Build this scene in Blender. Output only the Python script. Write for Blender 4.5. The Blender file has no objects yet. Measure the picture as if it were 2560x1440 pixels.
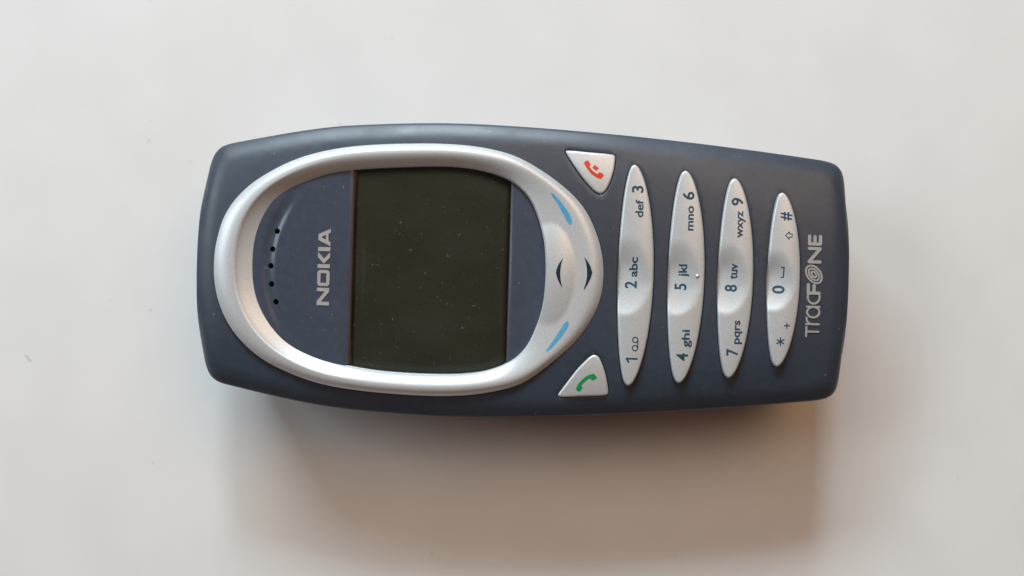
# Close-up of a mobile phone lying face up on a white tabletop, built at real size (metres).
import bpy, bmesh, math, random
import numpy as np
from mathutils import Vector
from mathutils.geometry import delaunay_2d_cdt

random.seed(7)
SC = bpy.context.scene
COL = SC.collection
R = math.radians

# ------------------------------------------------------------------ camera
FACE_H = 0.024            # height of the phone's face above the table
CAM_D = 0.164             # camera to face
FACE_W = 2560.0 / 15.0    # width in mm seen at the height of the face
cam_data = bpy.data.cameras.new('camera')
cam_data.sensor_width = 36.0
cam_data.lens = 36.0 * CAM_D * 1000.0 / FACE_W
cam_data.clip_start = 0.01
cam_data.clip_end = 20.0
cam_data.dof.use_dof = True
cam_data.dof.focus_distance = CAM_D
cam_data.dof.aperture_fstop = 8.0
cam = bpy.data.objects.new('camera', cam_data)
cam.location = (0, 0, FACE_H + CAM_D)
COL.objects.link(cam)
SC.camera = cam

# ------------------------------------------------------------------ world: the warm, dim room
world = bpy.data.worlds.new('World')
SC.world = world
world.use_nodes = True
bg = world.node_tree.nodes['Background']
bg.inputs[0].default_value = (0.072, 0.038, 0.027, 1)
bg.inputs[1].default_value = 1.0


# ------------------------------------------------------------------ lamps: a window beyond the top of the picture, room light and an added fill
def area_lamp(name, az, el, dist, sx, sy, energy, colour):
    d = bpy.data.lights.new(name, 'AREA')
    d.shape = 'RECTANGLE'
    d.size, d.size_y = sx, sy
    d.energy = energy
    d.color = colour
    o = bpy.data.objects.new(name, d)
    p = Vector((math.cos(R(az)) * math.cos(R(el)), math.sin(R(az)) * math.cos(R(el)), math.sin(R(el)))) * dist
    o.location = p
    o.rotation_euler = (-p).to_track_quat('-Z', 'Y').to_euler()
    COL.objects.link(o)
    return o


area_lamp('window_light', 91, 31, 1.0, 0.12, 0.19, 4.6, (0.76, 0.915, 1.0))
area_lamp('window_light', 111, 31, 1.0, 0.50, 0.20, 6.7, (0.76, 0.915, 1.0))
area_lamp('added_left_fill', 160, 36, 1.3, 0.5, 0.5, 4.2, (0.84, 0.95, 1.0))  # cool fill lamp added to brighten the left bevel of the shell
area_lamp('warm_room_light', 52, 55, 2.0, 1.3, 1.1, 11.6, (1.0, 0.635, 0.37))


# ------------------------------------------------------------------ render settings
SC.view_settings.view_transform = 'Standard'
SC.view_settings.look = 'None'
SC.view_settings.exposure = 0.0
SC.view_settings.gamma = 1.0
SC.cycles.use_denoising = True
SC.cycles.max_bounces = 8


# ================================================================== helpers
# Shapes were measured on the face of the phone in units of 1/15 mm, x to the right and y down.
TH = 0.0285
CT, ST = math.cos(TH), math.sin(TH)
OX, OY = 1305.0, 679.6


def L(x, y):
    """measured point -> phone millimetres (u along the phone towards the keypad, v across it)"""
    dx, dy = x - OX, y - OY
    return ((dx * CT + dy * ST) / 15.0, (dx * ST - dy * CT) / 15.0)


def LA(pts):
    return np.array([L(*p) for p in pts])


def crop(pts, s, ox, oy):
    return [(ox + x / s, oy + y / s) for x, y in pts]


def closed_spline(pts, n, smooth=0.0):
    """periodic Catmull-Rom through pts, resampled to n even steps and lightly smoothed"""
    P = np.asarray(pts, float)
    out = []
    m = len(P)
    for i in range(m):
        p0, p1, p2, p3 = P[i - 1], P[i], P[(i + 1) % m], P[(i + 2) % m]
        d1 = max(np.linalg.norm(p1 - p0), 1e-6) ** .5
        d2 = max(np.linalg.norm(p2 - p1), 1e-6) ** .5
        d3 = max(np.linalg.norm(p3 - p2), 1e-6) ** .5
        m1 = (p1 - p0) / d1 - (p2 - p0) / (d1 + d2) + (p2 - p1) / d2
        m2 = (p2 - p1) / d2 - (p3 - p1) / (d2 + d3) + (p3 - p2) / d3
        m1, m2 = m1 * d2, m2 * d2
        t = np.linspace(0, 1, 40, endpoint=False)[:, None]
        out.append((2 * t**3 - 3 * t**2 + 1) * p1 + (t**3 - 2 * t**2 + t) * m1 + (-2 * t**3 + 3 * t**2) * p2 + (t**3 - t**2) * m2)
    Q = np.vstack(out)
    return resample(Q, n, smooth)


def resample(Q, n, smooth=0.0):
    Q2 = np.vstack([Q, Q[:1]])
    s = np.concatenate([[0], np.cumsum(np.linalg.norm(np.diff(Q2, axis=0), axis=1))])
    t = np.linspace(0, s[-1], n, endpoint=False)
    P = np.stack([np.interp(t, s, Q2[:, 0]), np.interp(t, s, Q2[:, 1])], 1)
    if smooth > 0:
        k = np.arange(-int(4 * smooth), int(4 * smooth) + 1)
        w = np.exp(-k**2 / (2 * smooth**2))
        w /= w.sum()
        P = sum(wi * np.roll(P, ki, axis=0) for wi, ki in zip(w, k))
    return P


def ccw(P):
    a = np.sum(P[:, 0] * np.roll(P[:, 1], -1) - np.roll(P[:, 0], -1) * P[:, 1])
    return P if a > 0 else P[::-1].copy()


def offset(P, d):
    """move a counter-clockwise loop inwards by d"""
    T = np.roll(P, -1, axis=0) - np.roll(P, 1, axis=0)
    T /= np.maximum(np.linalg.norm(T, axis=1), 1e-9)[:, None]
    return P + np.stack([-T[:, 1], T[:, 0]], 1) * d


def inside(P, X, Y):
    r = np.zeros(len(X), bool)
    x1, y1 = P[:, 0], P[:, 1]
    x2, y2 = np.roll(x1, -1), np.roll(y1, -1)
    for a, b, c, d in zip(x1, y1, x2, y2):
        if b == d:
            continue
        hit = ((b > Y) != (d > Y)) & (X < (c - a) * (Y - b) / (d - b) + a)
        r ^= hit
    return r


def dist_to(P, X, Y, chunk=4000):
    out = np.empty(len(X))
    A = P
    B = np.roll(P, -1, axis=0)
    AB = B - A
    L2 = np.maximum((AB**2).sum(1), 1e-12)
    for i in range(0, len(X), chunk):
        x = X[i:i + chunk, None]
        y = Y[i:i + chunk, None]
        t = np.clip(((x - A[:, 0]) * AB[:, 0] + (y - A[:, 1]) * AB[:, 1]) / L2, 0, 1)
        out[i:i + chunk] = np.sqrt(((A[:, 0] + t * AB[:, 0] - x)**2 + (A[:, 1] + t * AB[:, 1] - y)**2).min(1))
    return out


def sstep(a, b, x):
    t = np.clip((x - a) / (b - a), 0, 1)
    return t * t * (3 - 2 * t)


def clip_half(P, nx, ny, c):
    """keep the part of polygon P where nx*x + ny*y <= c"""
    out = []
    n = len(P)
    for i in range(n):
        a, b = P[i], P[(i + 1) % n]
        da, db = nx * a[0] + ny * a[1] - c, nx * b[0] + ny * b[1] - c
        if da <= 0:
            out.append(a)
        if (da < 0 < db) or (db < 0 < da):
            out.append(a + (b - a) * da / (da - db))
    return np.array(out)


def dedupe(P, eps=1e-3):
    keep = [P[0]]
    for p in P[1:]:
        if np.linalg.norm(p - keep[-1]) > eps:
            keep.append(p)
    if np.linalg.norm(keep[0] - keep[-1]) < eps:
        keep.pop()
    return np.array(keep)


def cdt_fill(loops, spacing, outer, holes=(), extra=None, margin=0.35):
    """triangulate the area inside outer and outside holes; loops are kept as edges"""
    V, E = [], []
    for lp in loops:
        o = len(V)
        V += [tuple(p) for p in lp]
        E += [(o + i, o + (i + 1) % len(lp)) for i in range(len(lp))]
    allp = np.array(V)
    if spacing:
        x0, y0 = outer.min(0)
        x1, y1 = outer.max(0)
        gx, gy = np.meshgrid(np.arange(x0, x1, spacing), np.arange(y0, y1, spacing * .866))
        gx[1::2] += spacing / 2
        X, Y = gx.ravel(), gy.ravel()
        ok = inside(outer, X, Y)
        for h in holes:
            ok &= ~inside(h, X, Y)
        X, Y = X[ok], Y[ok]
        if len(X):
            ok = np.ones(len(X), bool)
            for lp in loops:
                ok &= dist_to(np.asarray(lp), X, Y) > spacing * margin
            V += list(zip(X[ok], Y[ok]))
    if extra is not None:
        V += [tuple(p) for p in extra]
    r = delaunay_2d_cdt([Vector(p) for p in V], E, [], 0, 1e-6, False)
    vs = np.array([(p.x, p.y) for p in r[0]])
    fs = np.array([f for f in r[2]])
    c = vs[fs].mean(1)
    ok = inside(outer, c[:, 0], c[:, 1])
    for h in holes:
        ok &= ~inside(h, c[:, 0], c[:, 1])
    return vs, fs[ok]


class MB:
    """collects vertices and faces in millimetres, then links one mesh object"""

    def __init__(self):
        self.v, self.f = [], []

    def add(self, V, F):
        o = len(self.v)
        self.v += [tuple(p) for p in V]
        self.f += [tuple(int(i) + o for i in f) for f in F]

    def strip(self, A, B, closed=True):
        n = len(A)
        m = n if closed else n - 1
        self.add(np.vstack([A, B]), [(i, (i + 1) % n, n + (i + 1) % n, n + i) for i in range(m)])

    def build(self, name, mat, parent=None, sharp=40, flat=False, weld=2e-4):
        me = bpy.data.meshes.new(name)
        bm = bmesh.new()
        vs = [bm.verts.new((x * .001, y * .001, z * .001)) for x, y, z in self.v]
        for f in self.f:
            if len(set(f)) < 3:
                continue
            try:
                bm.faces.new([vs[i] for i in f])
            except ValueError:
                pass
        bmesh.ops.remove_doubles(bm, verts=bm.verts, dist=weld * .001)
        lone = [v for v in bm.verts if not v.link_faces]
        bmesh.ops.delete(bm, geom=lone, context='VERTS')
        bmesh.ops.recalc_face_normals(bm, faces=bm.faces)
        bm.to_mesh(me)
        bm.free()
        if not flat:
            me.polygons.foreach_set('use_smooth', [True] * len(me.polygons))
            me.set_sharp_from_angle(angle=R(sharp))
        me.materials.append(mat)
        o = bpy.data.objects.new(name, me)
        COL.objects.link(o)
        if parent is not None:
            o.parent = parent
        return o


def P3(P, z):
    z = np.broadcast_to(np.asarray(z, float), (len(P),))
    return np.column_stack([P, z])


# ================================================================== materials
def new_mat(name):
    m = bpy.data.materials.new(name)
    m.use_nodes = True
    nt = m.node_tree
    return m, nt, nt.nodes['Principled BSDF']


def node(nt, typ, **kw):
    n = nt.nodes.new(typ)
    for k, v in kw.items():
        setattr(n, k, v)
    return n


def ramp(nt, src, a, b):
    n = node(nt, 'ShaderNodeMapRange', interpolation_type='SMOOTHSTEP')
    n.inputs['From Min'].default_value = a
    n.inputs['From Max'].default_value = b
    nt.links.new(src, n.inputs['Value'])
    return n.outputs['Result']


def dust_mask(nt, scale, keep, size, seed=0.0):
    """scattered irregular specks: one in each kept cell"""
    tc = node(nt, 'ShaderNodeTexCoord')
    mp = node(nt, 'ShaderNodeMapping')
    mp.inputs['Location'].default_value = (seed, seed * .7, 0)
    nt.links.new(tc.outputs['Object'], mp.inputs['Vector'])
    ns = node(nt, 'ShaderNodeTexNoise')
    ns.inputs['Scale'].default_value = scale * 2.2
    nt.links.new(mp.outputs[0], ns.inputs['Vector'])
    mx = node(nt, 'ShaderNodeMix', data_type='VECTOR')
    mx.inputs['Factor'].default_value = 0.0009
    nt.links.new(mp.outputs[0], mx.inputs[4])
    nt.links.new(ns.outputs['Color'], mx.inputs[5])
    vo = node(nt, 'ShaderNodeTexVoronoi', voronoi_dimensions='2D')
    vo.inputs['Scale'].default_value = scale
    nt.links.new(mx.outputs[1], vo.inputs['Vector'])
    sp = node(nt, 'ShaderNodeSeparateColor')
    nt.links.new(vo.outputs['Color'], sp.inputs[0])
    gate = node(nt, 'ShaderNodeMath', operation='LESS_THAN')
    gate.inputs[1].default_value = keep
    nt.links.new(sp.outputs[0], gate.inputs[0])
    rad = node(nt, 'ShaderNodeMath', operation='MULTIPLY')
    rad.inputs[1].default_value = size
    nt.links.new(sp.outputs[1], rad.inputs[0])
    lt = node(nt, 'ShaderNodeMath', operation='LESS_THAN')
    nt.links.new(vo.outputs['Distance'], lt.inputs[0])
    nt.links.new(rad.outputs[0], lt.inputs[1])
    mu = node(nt, 'ShaderNodeMath', operation='MULTIPLY')
    nt.links.new(gate.outputs[0], mu.inputs[0])
    nt.links.new(lt.outputs[0], mu.inputs[1])
    st = node(nt, 'ShaderNodeMath', operation='MULTIPLY')
    nt.links.new(mu.outputs[0], st.inputs[0])
    nt.links.new(sp.outputs[2], st.inputs[1])
    return st.outputs[0]


def add_bump(nt, bsdf, scale, strength, dist, detail=3.0):
    tc = node(nt, 'ShaderNodeTexCoord')
    ns = node(nt, 'ShaderNodeTexNoise')
    ns.inputs['Scale'].default_value = scale
    ns.inputs['Detail'].default_value = detail
    nt.links.new(tc.outputs['Object'], ns.inputs['Vector'])
    bp = node(nt, 'ShaderNodeBump')
    bp.inputs['Strength'].default_value = strength
    bp.inputs['Distance'].default_value = dist
    nt.links.new(ns.outputs['Fac'], bp.inputs['Height'])
    nt.links.new(bp.outputs[0], bsdf.inputs['Normal'])
    return ns


def noise_mix(nt, bsdf, scale, c1, c2, a=.3, b=.7):
    tc = node(nt, 'ShaderNodeTexCoord')
    ns = node(nt, 'ShaderNodeTexNoise')
    ns.inputs['Scale'].default_value = scale
    ns.inputs['Detail'].default_value = 4
    nt.links.new(tc.outputs['Object'], ns.inputs['Vector'])
    mx = node(nt, 'ShaderNodeMix', data_type='RGBA')
    nt.links.new(ramp(nt, ns.outputs['Fac'], a, b), mx.inputs[0])
    mx.inputs[6].default_value = (*c1, 1)
    mx.inputs[7].default_value = (*c2, 1)
    nt.links.new(mx.outputs[2], bsdf.inputs['Base Color'])
    return mx


def plastic(name, c1, c2, rough, dust=0.0):
    m, nt, b = new_mat(name)
    mx = noise_mix(nt, b, 900, c1, c2)
    tc = node(nt, 'ShaderNodeTexCoord')
    nr = node(nt, 'ShaderNodeTexNoise')
    nr.inputs['Scale'].default_value = 140
    nr.inputs['Detail'].default_value = 6
    nr.inputs['Roughness'].default_value = .65
    nt.links.new(tc.outputs['Object'], nr.inputs['Vector'])
    mr = node(nt, 'ShaderNodeMapRange')
    mr.inputs['From Min'].default_value = .3
    mr.inputs['From Max'].default_value = .7
    mr.inputs['To Min'].default_value = rough - .05
    mr.inputs['To Max'].default_value = rough + .06
    nt.links.new(nr.outputs['Fac'], mr.inputs['Value'])
    nt.links.new(mr.outputs[0], b.inputs['Roughness'])
    b.inputs['Specular IOR Level'].default_value = 0.68
    add_bump(nt, b, 5200, .25, .00001)
    if dust > 0:
        mk = dust_mask(nt, 1500, dust, .22, 3.1)
        m2 = node(nt, 'ShaderNodeMix', data_type='RGBA')
        nt.links.new(mk, m2.inputs[0])
        nt.links.new(mx.outputs[2], m2.inputs[6])
        m2.inputs[7].default_value = (.22, .225, .23, 1)
        nt.links.new(m2.outputs[2], b.inputs['Base Color'])
    return m


M_BLUE = plastic('blue_grey_plastic', (.033, .047, .070), (.038, .054, .079), .41, .02)
M_PLATE = plastic('plate_plastic', (.052, .066, .095), (.059, .075, .107), .30, .03)
M_BACK = plastic('back_plastic', (.050, .060, .080), (.058, .068, .09), .45)


def silver(name):
    m, nt, b = new_mat(name)
    mx = noise_mix(nt, b, 5500, (.60, .625, .635), (.70, .725, .735), .34, .66)
    b.inputs['Metallic'].default_value = .34
    b.inputs['Roughness'].default_value = .38
    add_bump(nt, b, 4200, .22, .00001, 2)
    return m


M_SILVER = silver('silver_paint')


def simple(name, c, rough=.5, metal=0.0, c2=None, scale=1500):
    m, nt, b = new_mat(name)
    c2 = c2 or tuple(x * 1.12 for x in c)
    noise_mix(nt, b, scale, c, c2)
    b.inputs['Roughness'].default_value = rough
    b.inputs['Metallic'].default_value = metal
    return m


M_RUBBER = simple('dark_rubber', (.022, .018, .014), .8)
M_HOLE = simple('dark_hole', (.006, .006, .006), .9)
M_WALL = simple('brown_frame_edge', (.075, .052, .038), .4)
M_NAVY = simple('navy_print', (.012, .060, .105), .5)
M_ARROW = simple('deep_navy_print', (.004, .022, .048), .4)
M_SKY = simple('light_blue_print', (.085, .345, .555), .45)
M_RED = simple('red_print', (.66, .045, .018), .45)
M_GREEN = simple('green_print', (.004, .28, .075), .45)
M_LETTER = simple('pale_letter_print', (.38, .36, .355), .45)
M_LINT = simple('grey_lint', (.42, .42, .42), .9)


def glass_mat():
    m = bpy.data.materials.new('screen_glass')
    m.use_nodes = True
    nt = m.node_tree
    nt.nodes.clear()
    out = node(nt, 'ShaderNodeOutputMaterial')
    tr = node(nt, 'ShaderNodeBsdfTransparent')
    tr.inputs[0].default_value = (.80, .80, .76, 1)
    gl = node(nt, 'ShaderNodeBsdfGlossy')
    gl.inputs['Roughness'].default_value = .04
    fr = node(nt, 'ShaderNodeFresnel')
    fr.inputs[0].default_value = 1.5
    mx = node(nt, 'ShaderNodeMixShader')
    nt.links.new(fr.outputs[0], mx.inputs[0])
    nt.links.new(tr.outputs[0], mx.inputs[1])
    nt.links.new(gl.outputs[0], mx.inputs[2])
    df = node(nt, 'ShaderNodeBsdfDiffuse')
    df.inputs[0].default_value = (.22, .23, .21, 1)
    mk = dust_mask(nt, 1100, .16, .13, 1.7)
    tc = node(nt, 'ShaderNodeTexCoord')
    mp = node(nt, 'ShaderNodeMapping')
    mp.inputs['Rotation'].default_value = (0, 0, .9)
    mp.inputs['Scale'].default_value = (70, 120, 60)
    nt.links.new(tc.outputs['Object'], mp.inputs['Vector'])
    fn = node(nt, 'ShaderNodeTexNoise')
    fn.inputs['Scale'].default_value = 1.0
    fn.inputs['Detail'].default_value = 5
    nt.links.new(mp.outputs[0], fn.inputs['Vector'])
    film = ramp(nt, fn.outputs['Fac'], .35, .8)
    fm = node(nt, 'ShaderNodeMath', operation='MULTIPLY')
    fm.inputs[1].default_value = .045
    nt.links.new(film, fm.inputs[0])
    mk2 = dust_mask(nt, 2600, .22, .16, 5.3)
    dm = node(nt, 'ShaderNodeMath', operation='MAXIMUM')
    nt.links.new(mk, dm.inputs[0])
    nt.links.new(mk2, dm.inputs[1])
    ds = node(nt, 'ShaderNodeMath', operation='MULTIPLY_ADD')
    ds.inputs[1].default_value = .62
    nt.links.new(dm.outputs[0], ds.inputs[0])
    nt.links.new(fm.outputs[0], ds.inputs[2])
    mk = ds.outputs[0]
    m2 = node(nt, 'ShaderNodeMixShader')
    nt.links.new(mk, m2.inputs[0])
    nt.links.new(mx.outputs[0], m2.inputs[1])
    nt.links.new(df.outputs[0], m2.inputs[2])
    nt.links.new(m2.outputs[0], out.inputs[0])
    return m


M_GLASS = glass_mat()
M_LCD = simple('lcd_olive', (.185, .315, .38), .35, c2=(.205, .345, .415), scale=120)


def table_mat():
    m, nt, b = new_mat('white_laminate')
    mx = noise_mix(nt, b, 60, (.795, .79, .78), (.825, .82, .81))
    mk = dust_mask(nt, 130, .10, .035, 9.0)
    m2 = node(nt, 'ShaderNodeMix', data_type='RGBA')
    nt.links.new(mk, m2.inputs[0])
    nt.links.new(mx.outputs[2], m2.inputs[6])
    m2.inputs[7].default_value = (.55, .54, .52, 1)
    nt.links.new(m2.outputs[2], b.inputs['Base Color'])
    b.inputs['Roughness'].default_value = .48
    b.inputs['Specular IOR Level'].default_value = .35
    add_bump(nt, b, 1800, .12, .00003, 3)
    return m


M_TABLE = table_mat()

# ================================================================== tabletop
bm = bmesh.new()
bmesh.ops.create_cube(bm, size=1)
for v in bm.verts:
    v.co = (v.co.x * 1.4, v.co.y * 1.1, v.co.z * .025 - .0125)
bmesh.ops.bevel(bm, geom=[e for e in bm.edges], offset=.003, segments=3, affect='EDGES')
me = bpy.data.meshes.new('tabletop')
bm.to_mesh(me)
bm.free()
me.materials.append(M_TABLE)
table = bpy.data.objects.new('tabletop', me)
table['kind'] = 'structure'
table['label'] = 'plain matt white tabletop under the phone'
COL.objects.link(table)

# ================================================================== the phone
phone = bpy.data.objects.new('mobile_phone', None)
phone.empty_display_size = .02
phone['label'] = 'blue grey mobile phone with silver oval bezel lying face up on white tabletop'
phone['category'] = 'mobile phone'
COL.objects.link(phone)
face = phone          # parts are modelled with z = FACE_H at the face
Z0 = FACE_H * 1000
phone.location = ((OX - 1280) / 15000.0, (720 - OY) / 15000.0, 0)
phone.rotation_euler = (0, 0, -TH)

# ---- outline of the shell (half, mirrored)
half = [(-809.5, 0), (-808.7, 60), (-806.5, 120), (-801, 178), (-793, 228), (-787, 254), (-778.5, 275), (-765.5, 290), (-747, 298.5), (-700, 308.5),
        (-645, 319.5), (-562, 335), (-470, 348.5), (-345, 358), (-250, 362.5), (-167, 364), (-70, 362.5), (55, 357.5), (170, 351), (288, 343.5),
        (404, 334.5), (544, 321.5), (625, 313.5), (705, 305), (748, 300), (774, 293.5), (789, 283.5), (798, 266), (803, 238), (806.5, 193), (809.5, 130), (811.5, 65), (812, 0)]
full = half + [(u, -w) for u, w in half[-2:0:-1]]
BODY_K = 1.022 / 15.0     # the rim lies a few millimetres below the face
body = ccw(closed_spline([(u * BODY_K + .05, w * BODY_K + .03) for u, w in full], 520, 1.0))


def zb(X, Y):
    """height of the shell's face (mm above the table) at u, v"""
    X = np.atleast_1d(np.asarray(X, float))
    Y = np.atleast_1d(np.asarray(Y, float))
    d = dist_to(body, X, Y)
    wb, hb = 3.1, .74
    t = np.clip(1 - d / wb, 0, 1)
    z = Z0 - hb * t**1.75 - .10 * np.clip(1 - d / .3, 0, 1)**2
    hw = np.interp(X, np.array([u for u, w in half]) * BODY_K, np.array([max(w, 200) for u, w in half]) * BODY_K)
    z -= 1.7 * np.clip(np.abs(Y) / hw, 0, 1)**3
    z -= np.where(X < 0, 1.9, 1.4) * (np.abs(X) / 55.0)**4
    # the face falls away beyond the keypad
    du = np.maximum(X - L(1400, 683)[0], 0) / (630 / 15.)
    rr = du**3 + (np.abs(Y) / 19.5)**3 * (du > 0)
    z -= .34 * sstep(.62, 1.55, rr) * sstep(.1, .5, du)
    return z


# ---- bezel ring curves
RC = L(1010, 674)


def polar(pts, n=360, smooth=2.0):
    A = LA(pts) - np.array(RC)
    ph = np.arctan2(A[:, 1], A[:, 0]) % (2 * np.pi)
    r = np.hypot(A[:, 0], A[:, 1])
    o = np.argsort(ph)
    ph, r = ph[o], r[o]
    P = np.stack([ph, r], 1)
    g = np.linspace(0, 2 * np.pi, n, endpoint=False)
    # periodic monotone-ish cubic through the measured radii
    pe = np.concatenate([ph[-3:] - 2 * np.pi, ph, ph[:3] + 2 * np.pi])
    re = np.concatenate([r[-3:], r, r[:3]])
    sl = np.gradient(re, pe)
    i = np.clip(np.searchsorted(pe, g) - 1, 0, len(pe) - 2)
    h = pe[i + 1] - pe[i]
    t = (g - pe[i]) / h
    rv = (2 * t**3 - 3 * t**2 + 1) * re[i] + (t**3 - 2 * t**2 + t) * h * sl[i] + (-2 * t**3 + 3 * t**2) * re[i + 1] + (t**3 - t**2) * h * sl[i + 1]
    k = np.arange(-int(4 * smooth), int(4 * smooth) + 1)
    w = np.exp(-k**2 / (2 * smooth**2))
    w /= w.sum()
    return g, sum(wi * np.roll(rv, ki) for wi, ki in zip(w, k))


outer_pts = [(960, 359.4), (863, 367), (793, 380), (727, 401), (671, 429), (621, 462), (582, 501), (557, 540), (543, 582), (534, 623), (531, 665), (532, 695),
             (536, 727), (549, 771), (571, 815.5), (604, 857), (654, 899), (710, 928), (779, 954.5), (863, 972.5), (950, 983), (1054, 990), (1138, 990.5),
             (1221, 982), (1304, 960), (1371, 914), (1415.5, 877), (1449, 843), (1473, 808), (1495.5, 764), (1504, 735.5), (1509, 695), (1508, 651),
             (1498, 602), (1482, 558), (1460, 518), (1433, 487), (1393, 453), (1349, 422), (1290.5, 390), (1221, 370.5), (1138, 360), (1054, 357.5)]
inner_pts = [(960, 414.5), (877, 421), (821, 432), (765.5, 451), (724, 471), (690.5, 498), (665.5, 532), (649, 568), (639, 604), (635, 651), (635, 688), (639, 721),
             (651.7, 763), (671, 799), (699, 835), (738, 868), (793, 897.5), (866, 918), (950, 932), (1027, 938), (1110, 940), (1165.5, 938), (1221, 929.5),
             (1260, 915.5), (1293, 896), (1321, 865.5), (1341, 824), (1354, 788), (1361.7, 753), (1366, 711), (1367.5, 669), (1366.5, 640), (1363, 600), (1355, 565),
             (1343, 527), (1327, 494), (1304, 468), (1277, 447), (1249, 435), (1193, 419.5), (1138, 412.5), (1054, 411)]
NR = 360
PHI, r_out = polar(outer_pts, NR)
_, r_in = polar(inner_pts, NR)
DIRS = np.stack([np.cos(PHI), np.sin(PHI)], 1)
ring_outer = np.array(RC) + DIRS * r_out[:, None]
ring_inner = np.array(RC) + DIRS * r_in[:, None]


def angdist(a, c):
    return np.abs((a - c + np.pi) % (2 * np.pi) - np.pi)


wl = sstep(1.35, .35, angdist(PHI, np.pi + .10))           # around the earpiece end
wr = sstep(1.05, .35, angdist(PHI, 0.0))                   # around the navigation end
TC = .46 + .06 * wl - .20 * wr
RA = 1.00 - .10 * wl - .22 * wr
RB = 1.15 + .35 * wl - .55 * wr
RP = 1.7 - .95 * wl - .2 * wr
zo = zb(ring_outer[:, 0], ring_outer[:, 1])
zring_base = Z0 - .25 + .35 * (zo - Z0)
BUMP_C = L(1372, 684)
BUMP_R = (66 / 15., 128 / 15.)


def ring_z(i, t, X, Y):
    tc, A, B, p = TC[i], RA[i], RB[i], RP[i]
    up = A * (1 - np.clip((tc - t) / tc, 0, 1)**2.3)
    dn = B * np.clip((t - tc) / (1 - tc), 0, 1)**p
    z = zring_base[i] + up - dn
    r2 = ((X - BUMP_C[0]) / BUMP_R[0])**2 + ((Y - BUMP_C[1]) / BUMP_R[1])**2
    z = z + .90 * np.clip(1 - r2, 0, 1)
    return z


NT = 26
mb = MB()
rows = []
mb_rows = []
ts = np.concatenate([[0, .008, .025, .055], np.linspace(.09, 1, NT)])
for t in ts:
    P = ring_outer + (ring_inner - ring_outer) * t
    rows.append(P3(P, ring_z(np.arange(NR), t, P[:, 0], P[:, 1])))
low = rows[0].copy()
low[:, 2] = np.minimum(low[:, 2], zo) - 1.2
seam = rows[-1].copy()
seam[:, :2] -= DIRS * .09
seam[:, 2] -= .16
led = seam.copy()
led[:, :2] -= DIRS * .12
led[:, 2] -= .10
bot = led.copy()
bot[:, 2] = Z0 - 2.6
ring_rows = [low] + rows + [seam, led, bot]
for a, b in zip(ring_rows[:-1], ring_rows[1:]):
    mb.strip(a, b)
bezel = mb.build('bezel_ring', M_SILVER, phone, sharp=32)
bezel['label'] = 'silver oval ring round the display, widened into the navigation key'


def ring_surface(X, Y):
    X = np.atleast_1d(X)
    Y = np.atleast_1d(Y)
    a = np.arctan2(Y - RC[1], X - RC[0]) % (2 * np.pi)
    r = np.hypot(X - RC[0], Y - RC[1])
    pe = np.append(PHI, 2 * np.pi)
    f = lambda q: np.interp(a, pe, np.append(q, q[0]))
    t = (f(r_out) - r) / (f(r_out) - f(r_in))
    tc, A, B, p, zz = f(TC), f(RA), f(RB), f(RP), f(zring_base)
    z = zz + A * (1 - np.clip((tc - t) / tc, 0, 1)**2.3) - B * np.clip((t - tc) / (1 - tc), 0, 1)**p
    r2 = ((X - BUMP_C[0]) / BUMP_R[0])**2 + ((Y - BUMP_C[1]) / BUMP_R[1])**2
    return z + .90 * np.clip(1 - r2, 0, 1)


# ---- key outlines
def bar_outline(top, bot, lft, rgt, n=72):
    """pointed oval key: tips top and bottom, bulges to the left and right"""
    a = np.linspace(0, 2 * np.pi, 2 * n, endpoint=False)
    t = np.cos(a)
    T, B = np.array(top, float), np.array(bot, float)
    mid, hv = (T + B) / 2, (T - B) / 2
    side = np.array([-hv[1], hv[0]]) / np.linalg.norm(hv)
    if side[0] < 0:
        side = -side
    s = np.abs(np.sin(a))
    w = np.where(np.sin(a) >= 0, rgt * s**1.16, -lft * s)
    pts = mid + hv * t[:, None] + side * w[:, None]
    return ccw(resample(LA(pts), 130, .7))


BARS = [((1586, 409), (1569, 967), 33, 57), ((1713.5, 424), (1696, 960), 35, 57), ((1837, 443), (1821, 947), 34, 55), ((1957, 479), (1942.5, 919), 30, 52.5)]
bar_loops = [bar_outline(*b) for b in BARS]
end_pts = [(1414, 375), (1424, 374), (1475, 379), (1530, 384), (1538.5, 386.5), (1540, 394), (1536, 423), (1528.5, 449), (1519, 470), (1511, 481), (1502.5, 485),
           (1493, 482), (1484, 475), (1463, 452), (1444, 426), (1428.5, 402), (1416, 381)]
call_pts = [(1395, 990), (1399, 994), (1453, 992.5), (1516, 990), (1521.5, 988), (1522.7, 981), (1519.6, 959), (1514, 933), (1505, 907), (1497.7, 893), (1488, 887),
            (1478, 890), (1463, 903), (1442.5, 924.6), (1421.7, 951.7), (1406, 973)]
end_loop = ccw(closed_spline(LA(end_pts), 150, .8))
call_loop = ccw(closed_spline(LA(call_pts), 150, .8))
key_loops = bar_loops + [end_loop, call_loop]

# ---- the shell's front
GAP = .15
holes = [offset(k, -GAP) for k in key_loops]
holes = [resample(h, 130, .6) for h in holes]
ring_hole = resample(ccw(ring_outer + DIRS * .07), 300)
all_holes = holes + [ring_hole]
ins = [0, .03, .1, .22, .4, .65, 1.0, 1.45, 2.0, 2.7, 3.5]
loops = [body] + [resample(offset(body, d), 420 if d < 3 else 330) for d in ins[1:]]
loops += all_holes + [resample(offset(h, -.16), len(h)) for h in holes]
vs, fs = cdt_fill(loops, .75, body, all_holes)
zz = zb(vs[:, 0], vs[:, 1])
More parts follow.
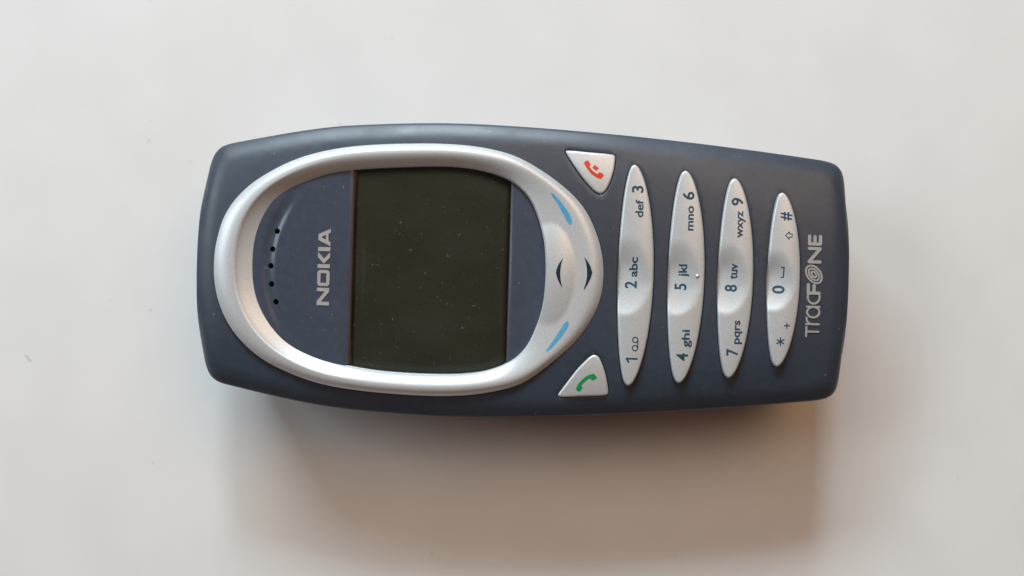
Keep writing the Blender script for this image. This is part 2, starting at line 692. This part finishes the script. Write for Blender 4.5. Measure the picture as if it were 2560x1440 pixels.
# rims of the key openings are slightly rounded
for h in holes:
    near = (np.abs(vs[:, 0] - h[:, 0].mean()) < 22) & (np.abs(vs[:, 1] - h[:, 1].mean()) < 22)
    idx = np.where(near)[0]
    d = dist_to(h, vs[idx, 0], vs[idx, 1])
    zz[idx[d < 1e-3]] -= .07
mb = MB()
mb.add(np.column_stack([vs, zz]), fs)
for h in holes:
    zt = zb(h[:, 0], h[:, 1]) - .07
    mb.strip(P3(h, zt), P3(h, zt - 1.6))
zt = zb(ring_hole[:, 0], ring_hole[:, 1])
mb.strip(P3(ring_hole, zt), P3(ring_hole, zt - 1.6))
zrim = zb(body[:, 0], body[:, 1])
SEAM_Z = 12.2
prev = P3(body, zrim)
for dz, d in ((-1.2, .02), (-2.6, .12), (-99, .35)):
    cur = P3(offset(body, d), np.maximum(zrim + dz, SEAM_Z) if dz > -50 else SEAM_Z)
    mb.strip(prev, cur)
    prev = cur
shell = mb.build('front_cover', M_BLUE, phone, sharp=38)
shell['label'] = 'matt blue grey front cover'

# ---- the back half
mb = MB()
prev = P3(offset(body, .55), SEAM_Z - .15)
mb.strip(P3(offset(body, 1.3), SEAM_Z - .1), prev)
for z, d in ((10, .75), (7.5, 1.2), (5, 2.0), (3.2, 2.9)):
    cur = P3(offset(body, d), z)
    mb.strip(prev, cur)
    prev = cur
for z, s in ((2.0, .90), (1.1, .86), (.45, .815), (.12, .77), (0, .72)):
    P = body * np.array([.5 * s + .5 * (s + .06), s])
    cur = P3(resample(P, len(body)), z)
    mb.strip(prev, cur)
    prev = cur
mb.add(prev, [tuple(range(len(prev)))])
back = mb.build('back_cover', M_BACK, phone)

# ---- dark keypad mat seen in the gaps round the keys
mb = MB()
mat_loop = ccw(np.array([L(1385, 350), L(1560, 372), L(2010, 460), L(2015, 940), L(1560, 1000), L(1385, 1005), L(1300, 940), L(1520, 690), L(1300, 420)]))
vs, fs = cdt_fill([mat_loop], 2.0, mat_loop)
zm = zb(vs[:, 0], vs[:, 1]) - 1.3
mb.add(np.column_stack([vs, zm]), fs)
keymat = mb.build('keypad_mat', M_RUBBER, phone)


# ---- keys
def key_mesh(name, loop, zf, bevel=.34, skirt=1.1, spacing=.42):
    mb = MB()
    prev = P3(loop, zf(loop[:, 0], loop[:, 1]) - bevel)
    base = prev.copy()
    base[:, 2] -= skirt
    mb.strip(base, prev)
    lp = loop
    for k in range(1, 7):
        th = k / 6 * math.pi / 2
        lp = offset(loop, bevel * (1 - math.cos(th)))
        cur = P3(lp, zf(lp[:, 0], lp[:, 1]) - bevel * (1 - math.sin(th)))
        mb.strip(prev, cur)
        prev = cur
    vs, fs = cdt_fill([lp], spacing, lp)
    mb.add(np.column_stack([vs, zf(vs[:, 0], vs[:, 1])]), fs)
    return mb.build(name, M_SILVER, phone, sharp=50)


def bar_surface(b):
    T, B = np.array(L(*b[0])), np.array(L(*b[1]))
    mid, hv = (T + B) / 2, (T - B) / 2
    hl = np.linalg.norm(hv)
    ax = hv / hl
    off = (b[3] - b[2]) / 30.
    wid = (b[2] + b[3]) / 30.
    zc = float(zb(mid[0], mid[1])[0])
    zt = float(zb(T[0], T[1] - .8)[0])
    dc = (mid[0] - .98, mid[1])
    dr = (62 / 15. * hl / 18.6 + .1, 100 / 15. * hl / 18.6)

    def f(X, Y):
        X = np.asarray(X, float)
        Y = np.asarray(Y, float)
        a = ((X - mid[0]) * ax[0] + (Y - mid[1]) * ax[1]) / hl
        s = ((X - mid[0] - off * (1 - a**2)) * ax[1] - (Y - mid[1]) * ax[0]) / wid
        z = zc + .66 - (.55 * (zc - zt) + .06) * np.abs(a)**2.6 - .42 * s**2
        r2 = ((X - dc[0]) / dr[0])**2 + ((Y - dc[1]) / dr[1])**2
        e = 1.0 + 1.3 * sstep(-2.0, 3.5, Y - mid[1])
        return z - 1.05 * np.clip(1 - r2, 0, 1)**e
    return f


bar_fs = [bar_surface(b) for b in BARS]
bar_labels = ['silver oval key printed 1 2 abc 3 def', 'silver oval key printed 4 ghi 5 jkl 6 mno with a raised dot', 'silver oval key printed 7 pqrs 8 tuv 9 wxyz',
              'silver oval key printed star 0 hash at the end of the phone']
bars = []
for lp, f, lb in zip(bar_loops, bar_fs, bar_labels):
    k = key_mesh('number_key', lp, f)
    k['label'] = lb
    bars.append(k)


def corner_surface(loop):
    c = loop.mean(0)
    z0 = float(zb(c[0], c[1])[0]) + .48
    gx = (zb(c[0] + 1, c[1])[0] - zb(c[0] - 1, c[1])[0]) / 2
    gy = (zb(c[0], c[1] + 1)[0] - zb(c[0], c[1] - 1)[0]) / 2

    def f(X, Y):
        X = np.asarray(X, float)
        Y = np.asarray(Y, float)
        r2 = ((X - c[0])**2 + (Y - c[1])**2)
        return z0 + gx * (X - c[0]) + gy * .8 * (Y - c[1]) - .016 * r2
    return f


end_f, call_f = corner_surface(end_loop), corner_surface(call_loop)
end_key = key_mesh('end_key', end_loop, end_f)
end_key['label'] = 'silver three cornered key with red handset'
call_key = key_mesh('call_key', call_loop, call_f)
call_key['label'] = 'silver three cornered key with green handset'

# ---- display plates, screen
PL_Z = Z0 - 1.0


def plate_z(X, Y):
    X = np.asarray(X, float)
    Y = np.asarray(Y, float)
    z = PL_Z + .05 - .0006 * Y**2
    # raised lips beside the screen opening
    uL = SL[0] + (Y - SL[1]) * SLK
    uR = SR[0] + (Y - SR[1]) * SRK
    dl = np.where(X < (uL + uR) / 2, uL - X, X - uR)
    z = z - .16 * np.clip(1 - dl / .9, 0, 1)**2
    # shallow arc groove round the earpiece holes
    a = np.array(EAR_C)
    rr = np.hypot(X - a[0], Y - a[1])
    an = np.abs(np.arctan2(Y - a[1], -(X - a[0])))
    q = rr - EAR_R
    z = z - .30 * (1 - sstep(-.55, .35, -q + .0)) * 0 - .32 * sstep(-.40, .55, q) * sstep(2.2, .9, q) * sstep(.80, .35, an)
    return z


pa, pb = np.array(L(880.5, 423)), np.array(L(866.5, 916))
SLK = (pa[0] - pb[0]) / (pa[1] - pb[1])
SL = pa
pc, pd = np.array(L(1280, 446)), np.array(L(1266.5, 917))
SRK = (pc[0] - pd[0]) / (pc[1] - pd[1])
SR = pc
ear_px = [(689, 577), (677.5, 622), (673, 664), (674.5, 710), (685.5, 755)]
ear = [np.array(L(*p)) for p in ear_px]
# circle through the first, middle and last earpiece hole
(ax_, ay_), (bx_, by_), (cx_, cy_) = ear[0], ear[2], ear[4]
dd = 2 * (ax_ * (by_ - cy_) + bx_ * (cy_ - ay_) + cx_ * (ay_ - by_))
EAR_C = (((ax_**2 + ay_**2) * (by_ - cy_) + (bx_**2 + by_**2) * (cy_ - ay_) + (cx_**2 + cy_**2) * (ay_ - by_)) / dd,
         ((ax_**2 + ay_**2) * (cx_ - bx_) + (bx_**2 + by_**2) * (ax_ - cx_) + (cx_**2 + cy_**2) * (bx_ - ax_)) / dd)
EAR_R = math.hypot(ax_ - EAR_C[0], ay_ - EAR_C[1]) - .35

under = ccw(ring_inner + DIRS * .5)
left_poly = dedupe(clip_half(under, 1, -SLK, SL[0] - SLK * SL[1]))
right_poly = dedupe(clip_half(under, -1, SRK, -(SR[0] - SRK * SR[1])))
circ = lambda c, r, n=20: np.array([(c[0] + r * math.cos(2 * math.pi * i / n), c[1] + r * math.sin(2 * math.pi * i / n)) for i in range(n)])
ear_holes = [circ(c, .48) for c in ear]
plates = []
for poly, hs in ((left_poly, ear_holes), (right_poly, [])):
    poly = ccw(poly)
    # fine rows next to the screen lip
    vs, fs = cdt_fill([poly] + list(hs) + [circ(c, .60) for c in (ear if hs else [])], .42, poly, hs)
    mb = MB()
    zp = plate_z(vs[:, 0], vs[:, 1])
    mb.add(np.column_stack([vs, zp]), fs)
    zq = plate_z(poly[:, 0], poly[:, 1])
    mb.strip(P3(poly, zq), P3(poly, zq - .45))
    for h in hs:
        z = plate_z(h[:, 0], h[:, 1])
        mb.strip(P3(h, z), P3(h, z - 1.0))
    name = 'earpiece_plate' if len(hs) else 'lower_display_plate'
    plates.append(mb.build(name, M_PLATE, phone, sharp=40))
plates[0]['label'] = 'blue grey plate with five earpiece holes and raised pale letters'
plates[1]['label'] = 'narrow blue grey plate between screen and navigation key'
for c, h in zip(ear, ear_holes):
    mb = MB()
    h2 = circ(c, .52)
    zf_ = float(plate_z(c[0], c[1])) - .85
    mb.add(P3(h2, zf_), [tuple(range(20))])
    mb.strip(P3(h2, zf_), P3(h2, zf_ - .1))
    mb.add(P3(h2, zf_ - .1), [tuple(range(20))])
    mb.build('earpiece_hole', M_HOLE, plates[0])

scr = dedupe(clip_half(clip_half(under, -1, SLK, -(SL[0] - SLK * SL[1])), 1, -SRK, SR[0] - SRK * SR[1]))
scr = ccw(scr)
# sloping frame edges left and right of the screen
GZ = PL_Z - .95
for k, (S, K, w, nm) in enumerate(((SL, SLK, .62, 'frame_edge'), (SR, SRK, -.22, 'frame_edge'))):
    ys = np.linspace(-18.2, 18.2, 40)
    u0 = S[0] + K * (ys - S[1])
    top = np.column_stack([u0, ys, plate_z(u0 + (-.01 if w > 0 else .01), ys) - .12])
    mid1 = np.column_stack([u0 + w * .32, ys, top[:, 2] - .10])
    mid2 = np.column_stack([u0 + w * .38, ys, top[:, 2] - .45])
    low_ = np.column_stack([u0 + w, ys, np.full(40, GZ - .02)])
    deep = np.column_stack([u0 + w, ys, np.full(40, GZ - 1.2)])
    mb = MB()
    for a, b in ((top, mid1), (mid1, mid2), (mid2, low_), (low_, deep)):
        mb.strip(a, b, closed=False)
    # trim to the opening
    keep = inside(under, np.array([p[0] for p in mb.v]), np.array([p[1] for p in mb.v]))
    mb.f = [f for f in mb.f if all(keep[i] for i in f)]
    mb.build(nm, M_WALL, phone, sharp=25)

lcd = MB()
lcd.add(P3(scr, GZ - 1.0), [tuple(range(len(scr)))])
lcd.strip(P3(scr, GZ - 1.0), P3(scr, GZ - 1.4))
screen = lcd.build('display_panel', M_LCD, phone, flat=True)
screen['label'] = 'dark olive switched off screen'
g = MB()
gv, gf = cdt_fill([scr], .9, scr)
g.add(np.column_stack([gv, GZ + .30 * (1 - (gv[:, 1] / 17.5)**2)]), gf)
glass = g.build('screen_glass', M_GLASS, screen)
glass['label'] = 'dusty clear screen cover'


# ================================================================== prints and letters
def capsule(a, b, w, n=7, caps=True):
    a, b = np.array(a, float), np.array(b, float)
    d = b - a
    l = np.linalg.norm(d)
    d = d / l if l > 1e-9 else np.array([1., 0])
    ang = math.atan2(d[1], d[0])
    h = w / 2
    pts = []
    for c, s in ((b, -math.pi / 2), (a, math.pi / 2)):
        for i in range(n):
            t = ang + s + math.pi * i / (n - 1)
            pts.append((c[0] + h * math.cos(t), c[1] + h * math.sin(t)))
    return pts


def stroke(pts, w, closed=False):
    pts = list(pts) + ([pts[0]] if closed else [])
    return [capsule(a, b, w) for a, b in zip(pts[:-1], pts[1:])]


def rect(x0, y0, x1, y1):
    return [(x0, y0), (x1, y0), (x1, y1), (x0, y1)]


def union(polys):
    V, F = [], []
    for p in polys:
        p = ccw(np.array(p, float))
        o = len(V)
        V += [Vector(q) for q in p]
        F.append(list(range(o, o + len(p))))
    r = delaunay_2d_cdt(V, [], F, 0, 1e-5, True)
    vs = np.array([(p.x, p.y) for p in r[0]])
    fs = [f for f, of in zip(r[2], r[5]) if len(of)]
    return vs, fs


def refine(vs, fs, limit=.45):
    """split long edges so that the shape can follow a curved surface"""
    vs = [tuple(p) for p in vs]
    tris = []
    for f in fs:
        tris += [(f[0], f[i], f[i + 1]) for i in range(1, len(f) - 1)]
    for _ in range(7):
        mids, out, split = {}, [], False

        def mid(a, b):
            k = (min(a, b), max(a, b))
            if k not in mids:
                if math.dist(vs[a], vs[b]) <= limit:
                    mids[k] = None
                else:
                    vs.append(((vs[a][0] + vs[b][0]) / 2, (vs[a][1] + vs[b][1]) / 2))
                    mids[k] = len(vs) - 1
            return mids[k]
        for a, b, c in tris:
            m = (mid(a, b), mid(b, c), mid(c, a))
            n = sum(x is not None for x in m)
            if n == 0:
                out.append((a, b, c))
                continue
            split = True
            if n == 3:
                out += [(a, m[0], m[2]), (m[0], b, m[1]), (m[2], m[1], c), (m[0], m[1], m[2])]
                continue
            while m[0] is None or (n == 2 and m[1] is None):
                a, b, c, m = b, c, a, (m[1], m[2], m[0])
            if n == 1:
                out += [(a, m[0], c), (m[0], b, c)]
            else:
                out += [(m[0], b, m[1]), (a, m[0], m[1]), (a, m[1], c)]
        tris = out
        if not split:
            break
    return np.array(vs), tris


def solid(vs, fs, zf, lift, depth, name, mat, parent):
    """flat shape laid on a surface, with a little thickness of its own"""
    vs, fs = refine(vs, fs)
    z = zf(vs[:, 0], vs[:, 1])
    mb = MB()
    mb.add(np.column_stack([vs, z + lift]), fs)
    cnt = {}
    for f in fs:
        for i in range(len(f)):
            a, b = f[i], f[(i + 1) % len(f)]
            k = (min(a, b), max(a, b))
            cnt.setdefault(k, []).append((a, b))
    for k, l in cnt.items():
        if len(l) == 1:
            a, b = l[0]
            pa_ = (*vs[a], z[a] + lift)
            pb_ = (*vs[b], z[b] + lift)
            mb.add([pa_, pb_, (pb_[0], pb_[1], pb_[2] - depth), (pa_[0], pa_[1], pa_[2] - depth)], [(0, 1, 2, 3)])
    return mb.build(name, mat, parent, sharp=30)


def text_frame(vs, x, y, sx=1.0, sy=1.0):
    """letter coordinates (x along the word, y up the letter) -> phone mm; the words read across the phone"""
    o = L(x, y)
    return np.column_stack([o[0] - vs[:, 1] * sy / 15.0, o[1] + vs[:, 0] * sx / 15.0])


# maker's letters above the screen
H = 30.7
nk = {
    'n': (0, [rect(0, 0, 9, H), rect(35, 0, 44, H), [(0, H), (10.5, H), (44, 3.5), (44, 0), (35, 0), (0, 27)]]),
    'o': (48.4, stroke([(6.5, 4), (34, 4), (36.4, 6.5), (36.4, 24.2), (34, 26.7), (6.5, 26.7), (4.2, 24.2), (4.2, 6.5)], 8.2, True)),
    'k': (93.6, [rect(0, 0, 9.8, H), [(11, 15.4), (27.5, H), (40.5, H), (23.5, 15.4), (40.5, 0), (27.5, 0)]]),
    'i': (136.2, [rect(0, 0, 10, H)]),
    'a': (148.8, [[(0, 0), (10.5, 0), (24.5, 28), (24.5, H), (15, H)], [(44, 0), (34.5, 0), (20.5, 28), (20.5, H), (30, H)], [(8, 5.5), (36, 5.5), (33, 12), (11, 12)]]),
}
for ch, (dx, polys) in nk.items():
    vs, fs = union([[(x + dx, y) for x, y in p] for p in polys])
    P = text_frame(vs, 819.5, 764)
    solid(P, fs, plate_z, .10, .16, 'letter', M_LETTER, plates[0])


def arc(cx, cy, rx, ry, a0, a1, n=18, tilt=0.0):
    out = []
    for i in range(n + 1):
        a = R(a0 + (a1 - a0) * i / n)
        x, y = rx * math.cos(a), ry * math.sin(a)
        out.append((cx + x * math.cos(R(tilt)) - y * math.sin(R(tilt)), cy + x * math.sin(R(tilt)) + y * math.cos(R(tilt))))
    return out


# carrier's letters at the keypad end
tw, bw = 5.0, 8.0
tf = [
    stroke([(2, 33.8), (26, 33.8)], tw) + stroke([(14, 2), (14, 33.8)], tw),
    stroke([(32.8, 2), (32.8, 35)], tw) + stroke([(33, 20), (35, 28), (40, 33), (49, 34.8)], tw),
    stroke(arc(63, 17.8, 13.2, 16, 0, 360, 26), tw) + stroke([(76.4, 2), (76.4, 34.5)], tw),
    stroke(arc(101, 17.8, 16.5, 15.5, 75, 285, 18), tw),
    stroke([(111, 4), (111, 32.5), (132, 32.5)], bw) + stroke([(111, 17.5), (130, 17.5)], bw),
    stroke(arc(158, 19, 25.2, 17, 0, 360, 36, 41), 4.6) + stroke(arc(158, 19, 17.2, 10.6, 0, 360, 30, 41), 4.4) + stroke(arc(158, 19, 8.4, 5.0, 0, 360, 22, 41), 4.6),
    stroke([(189.5, 4), (189.5, 32.5), (223, 4), (223, 32.5)], bw),
    stroke([(254, 32.5), (234.5, 32.5), (234.5, 4), (254, 4)], bw) + stroke([(236, 18.3), (253, 18.3)], bw),
]
for polys in tf:
    vs, fs = union(polys)
    P = text_frame(vs, 2053.6, 844.4)
    solid(P, fs, zb, .12, .2, 'letter', M_LETTER, shell)


# handsets
def icon(pts, s, ox, oy, zf, mat, name, parent, lift=.035):
    P = LA(crop(pts, s, ox, oy))
    vs, fs = union([P])
    return solid(vs, fs, zf, lift, .06, name, mat, parent)


def smooth_pts(pts, n=60, sm=.6):
    return [tuple(p) for p in closed_spline(pts, n, sm)]


green = [(1000, 715), (1035, 738), (1085, 805), (1060, 832), (980, 877), (955, 862), (930, 832), (890, 836), (840, 865), (770, 930), (722, 972), (708, 1000), (742, 1048),
         (720, 1090), (660, 1152), (625, 1138), (573, 1085), (590, 1045), (640, 950), (720, 860), (810, 780), (900, 735)]
red = [(760, 472), (800, 520), (836, 580), (825, 600), (800, 628), (830, 670), (880, 735), (940, 785), (990, 812), (1010, 800), (1050, 768), (1090, 785), (1153, 830),
       (1145, 852), (1090, 928), (1050, 926), (960, 890), (850, 810), (760, 700), (700, 600), (672, 545), (690, 518)]
icon(green, 9.6, 1380, 860, call_f, M_GREEN, 'handset_symbol', call_key)
icon(red, 9.6, 1390, 350, end_f, M_RED, 'handset_symbol', end_key)
icon([(930, 592), (1033, 670), (965, 738), (878, 658)], 9.6, 1390, 350, end_f, M_RED, 'square_symbol', end_key)

# soft key strokes and scroll marks on the ring
up_dash = [(402, 308), (450, 318), (540, 412), (625, 508), (705, 630), (764, 730), (788, 800), (778, 864), (755, 882), (728, 865), (680, 780), (600, 630), (530, 500), (460, 400)]
lo_dash = [(715, 456), (727, 490), (714, 530), (662, 612), (592, 702), (532, 767), (490, 800), (468, 797), (508, 740), (578, 640), (638, 545), (680, 478)]
a_left = [(626, 322), (600, 400), (582, 500), (574, 600), (579, 700), (592, 780), (613, 858), (568, 790), (523, 690), (498, 590), (508, 530), (550, 430)]
a_right = [(1006, 302), (1072, 390), (1122, 480), (1153, 590), (1122, 690), (1062, 810), (998, 903), (1000, 870), (1038, 770), (1058, 650), (1058, 540), (1038, 400)]


def ring_icon(pts, s, ox, oy, mat, name):
    P = LA(crop(pts, s, ox, oy))
    P = ccw(P)
    vs, fs = cdt_fill([P], .22, P)
    solid(vs, fs, ring_surface, .035, .06, name, mat, bezel)


ring_icon(up_dash, 7.2, 1320, 440, M_SKY, 'soft_key_mark')
ring_icon(lo_dash, 4.5, 1260, 700, M_SKY, 'soft_key_mark')
ring_icon(a_left, 7.2, 1320, 600, M_ARROW, 'scroll_mark')
ring_icon(a_right, 7.2, 1320, 600, M_ARROW, 'scroll_mark')


# key legends set in the built-in typeface
def glyphs(s, bold):
    cu = bpy.data.curves.new('legend', 'FONT')
    cu.body = s
    cu.size = 1.0
    cu.offset = bold
    cu.resolution_u = 4
    ob = bpy.data.objects.new('legend', cu)
    COL.objects.link(ob)
    dg = bpy.context.evaluated_depsgraph_get()
    me_ = ob.evaluated_get(dg).to_mesh()
    vs = np.array([(v.co.x, v.co.y) for v in me_.vertices])
    fs = [tuple(p.vertices) for p in me_.polygons]
    ob.evaluated_get(dg).to_mesh_clear()
    bpy.data.objects.remove(ob)
    bpy.data.curves.remove(cu)
    return vs, fs


def legend(s, base_x, y0, y1, em, key, name, bold=.012, digit=False):
    """s printed from y0 up to y1 with its baseline at base_x"""
    vs, fs = glyphs(s, bold)
    x0, x1 = vs[:, 0].min(), vs[:, 0].max()
    vs = np.column_stack([(vs[:, 0] - x0) * (y0 - y1) / (x1 - x0), vs[:, 1] * em])
    P = text_frame(vs, base_x, y0)
    o = solid(P, fs, bar_fs[key], .03, .05, name, M_NAVY, bars[key])
    return o


D, T_ = 'printed_digit', 'printed_letters'
for s, bx, y0, y1, k, nm in (('2', 1591, 721, 703, 0, D), ('abc', 1592.6, 692, 643, 0, T_), ('def', 1606.5, 544, 500, 0, T_), ('3', 1607, 482.5, 465, 0, D),
                             ('4', 1718, 902, 883, 1, D), ('ghi', 1721.5, 868, 824, 1, T_), ('5', 1715.5, 725, 709, 1, D), ('jkl', 1716.5, 692, 661, 1, T_), ('mno', 1731.5, 577, 515.5, 1, T_), ('6', 1734, 500, 480, 1, D),
                             ('7', 1843, 889, 872, 2, D), ('pqrs', 1847.5, 860, 801, 2, T_), ('8', 1842, 729.5, 712, 2, D), ('tuv', 1843, 698, 659, 2, T_), ('wxyz', 1855, 595, 528, 2, T_), ('9', 1856.5, 514.5, 495, 2, D),
                             ('0', 1962, 734.5, 714, 3, D), ('#', 1977, 551.5, 530, 3, 'printed_hash')):
    legend(s, bx, y0, y1, 40.0 if nm != T_ else 27.5, k, nm, .02 if nm != T_ else .022)


def sym(strokes, x, y, key, name):
    vs, fs = union(strokes)
    solid(text_frame(vs, x, y), fs, bar_fs[key], .03, .05, name, M_NAVY, bars[key])


sym(stroke([(1.8, 22), (9.8, 27.6)], 4.2) + [rect(8.2, 0, 12.4, 29.2)], 1592.8, 907, 0, D)
# two joined circles, star, plus, space bar and shift arrow: x along the word, y up the letter
sym(stroke(arc(8, 8.4, 6.6, 6.6, 0, 360, 24), 2.6) + stroke(arc(28.6, 8.4, 6.6, 6.6, 0, 360, 24), 2.6) + stroke([(8, 1.6), (28.6, 1.6)], 2.6), 1594.5, 878, 0, 'printed_voicemail_symbol')
sym([p for i in range(3) for p in stroke([(-9.5 * math.cos(R(60 * i + 0)), -9.5 * math.sin(R(60 * i + 0))), (9.5 * math.cos(R(60 * i + 0)), 9.5 * math.sin(R(60 * i + 0)))], 3.0)], 1951, 854, 3, 'printed_star')
sym(stroke([(-6.3, 0), (6.3, 0)], 2.8) + stroke([(0, -6.3), (0, 6.3)], 2.8), 1967, 814, 3, 'printed_plus')
sym(stroke([(0, 7), (0, 1), (25, 1), (25, 7)], 2.6), 1961.5, 693.5, 3, 'printed_space_bar')
sym(stroke([(0, 8.5), (9.6, 17.5), (19.2, 8.5), (13.8, 8.5), (13.8, 1), (5.4, 1), (5.4, 8.5)], 2.1, True), 1981, 598.5, 3, 'printed_shift_arrow')

# raised dot beside the 5
mb = MB()
c = np.array(L(1743, 690))
rings_ = []
z0 = float(bar_fs[1](c[0], c[1]))
for k in range(5):
    th = k / 5 * math.pi / 2
    rings_.append(P3(circ(c, .36 * math.cos(th), 16), z0 - .12 + .36 * math.sin(th)))
for a, b in zip(rings_[:-1], rings_[1:]):
    mb.strip(a, b)
mb.add(rings_[-1], [tuple(range(16))])
mb.build('locating_dot', M_SILVER, bars[1], sharp=60)


# ================================================================== lint on the table
def fibre(name, pts, rad, label, cat='lint'):
    """a thin hair lying on the table: points in mm on the table"""
    mb = MB()
    pts = [np.array(p, float) for p in pts]
    ringsx = []
    for i, p in enumerate(pts):
        a = pts[max(i - 1, 0)]
        b = pts[min(i + 1, len(pts) - 1)]
        t = (b - a) / np.linalg.norm(b - a)
        s = np.array([-t[1], t[0], 0])
        s /= max(np.linalg.norm(s), 1e-9)
        n = np.cross(t, s)
        ringsx.append(np.array([p + rad * (math.cos(2 * math.pi * k / 6) * s + math.sin(2 * math.pi * k / 6) * n) for k in range(6)]))
    for a, b in zip(ringsx[:-1], ringsx[1:]):
        mb.strip(a, b)
    mb.add(ringsx[0], [tuple(range(6))])
    mb.add(ringsx[-1], [tuple(range(6))])
    o = mb.build(name, M_LINT, None)
    o['label'] = label
    o['category'] = cat
    return o


TK = 15.0 * CAM_D / (CAM_D + FACE_H)


def tab(x, y, z=.03):
    return ((x - 1280) / TK, (720 - y) / TK, z)


fibre('hair', [tab(848, 303, .9), tab(850, 309, .5), tab(850.5, 313, .1), tab(857, 315, .04), tab(866, 314.6, .04), tab(880, 316, .04), tab(892, 320, .04)], .022,
      'short thin grey hair on the table touching the upper edge of the phone')
fibre('lint_speck', [tab(64, 888), tab(67, 890), tab(70, 894, .06), tab(73, 899), tab(77, 902)], .10, 'small grey speck of lint on the bare table at far left')
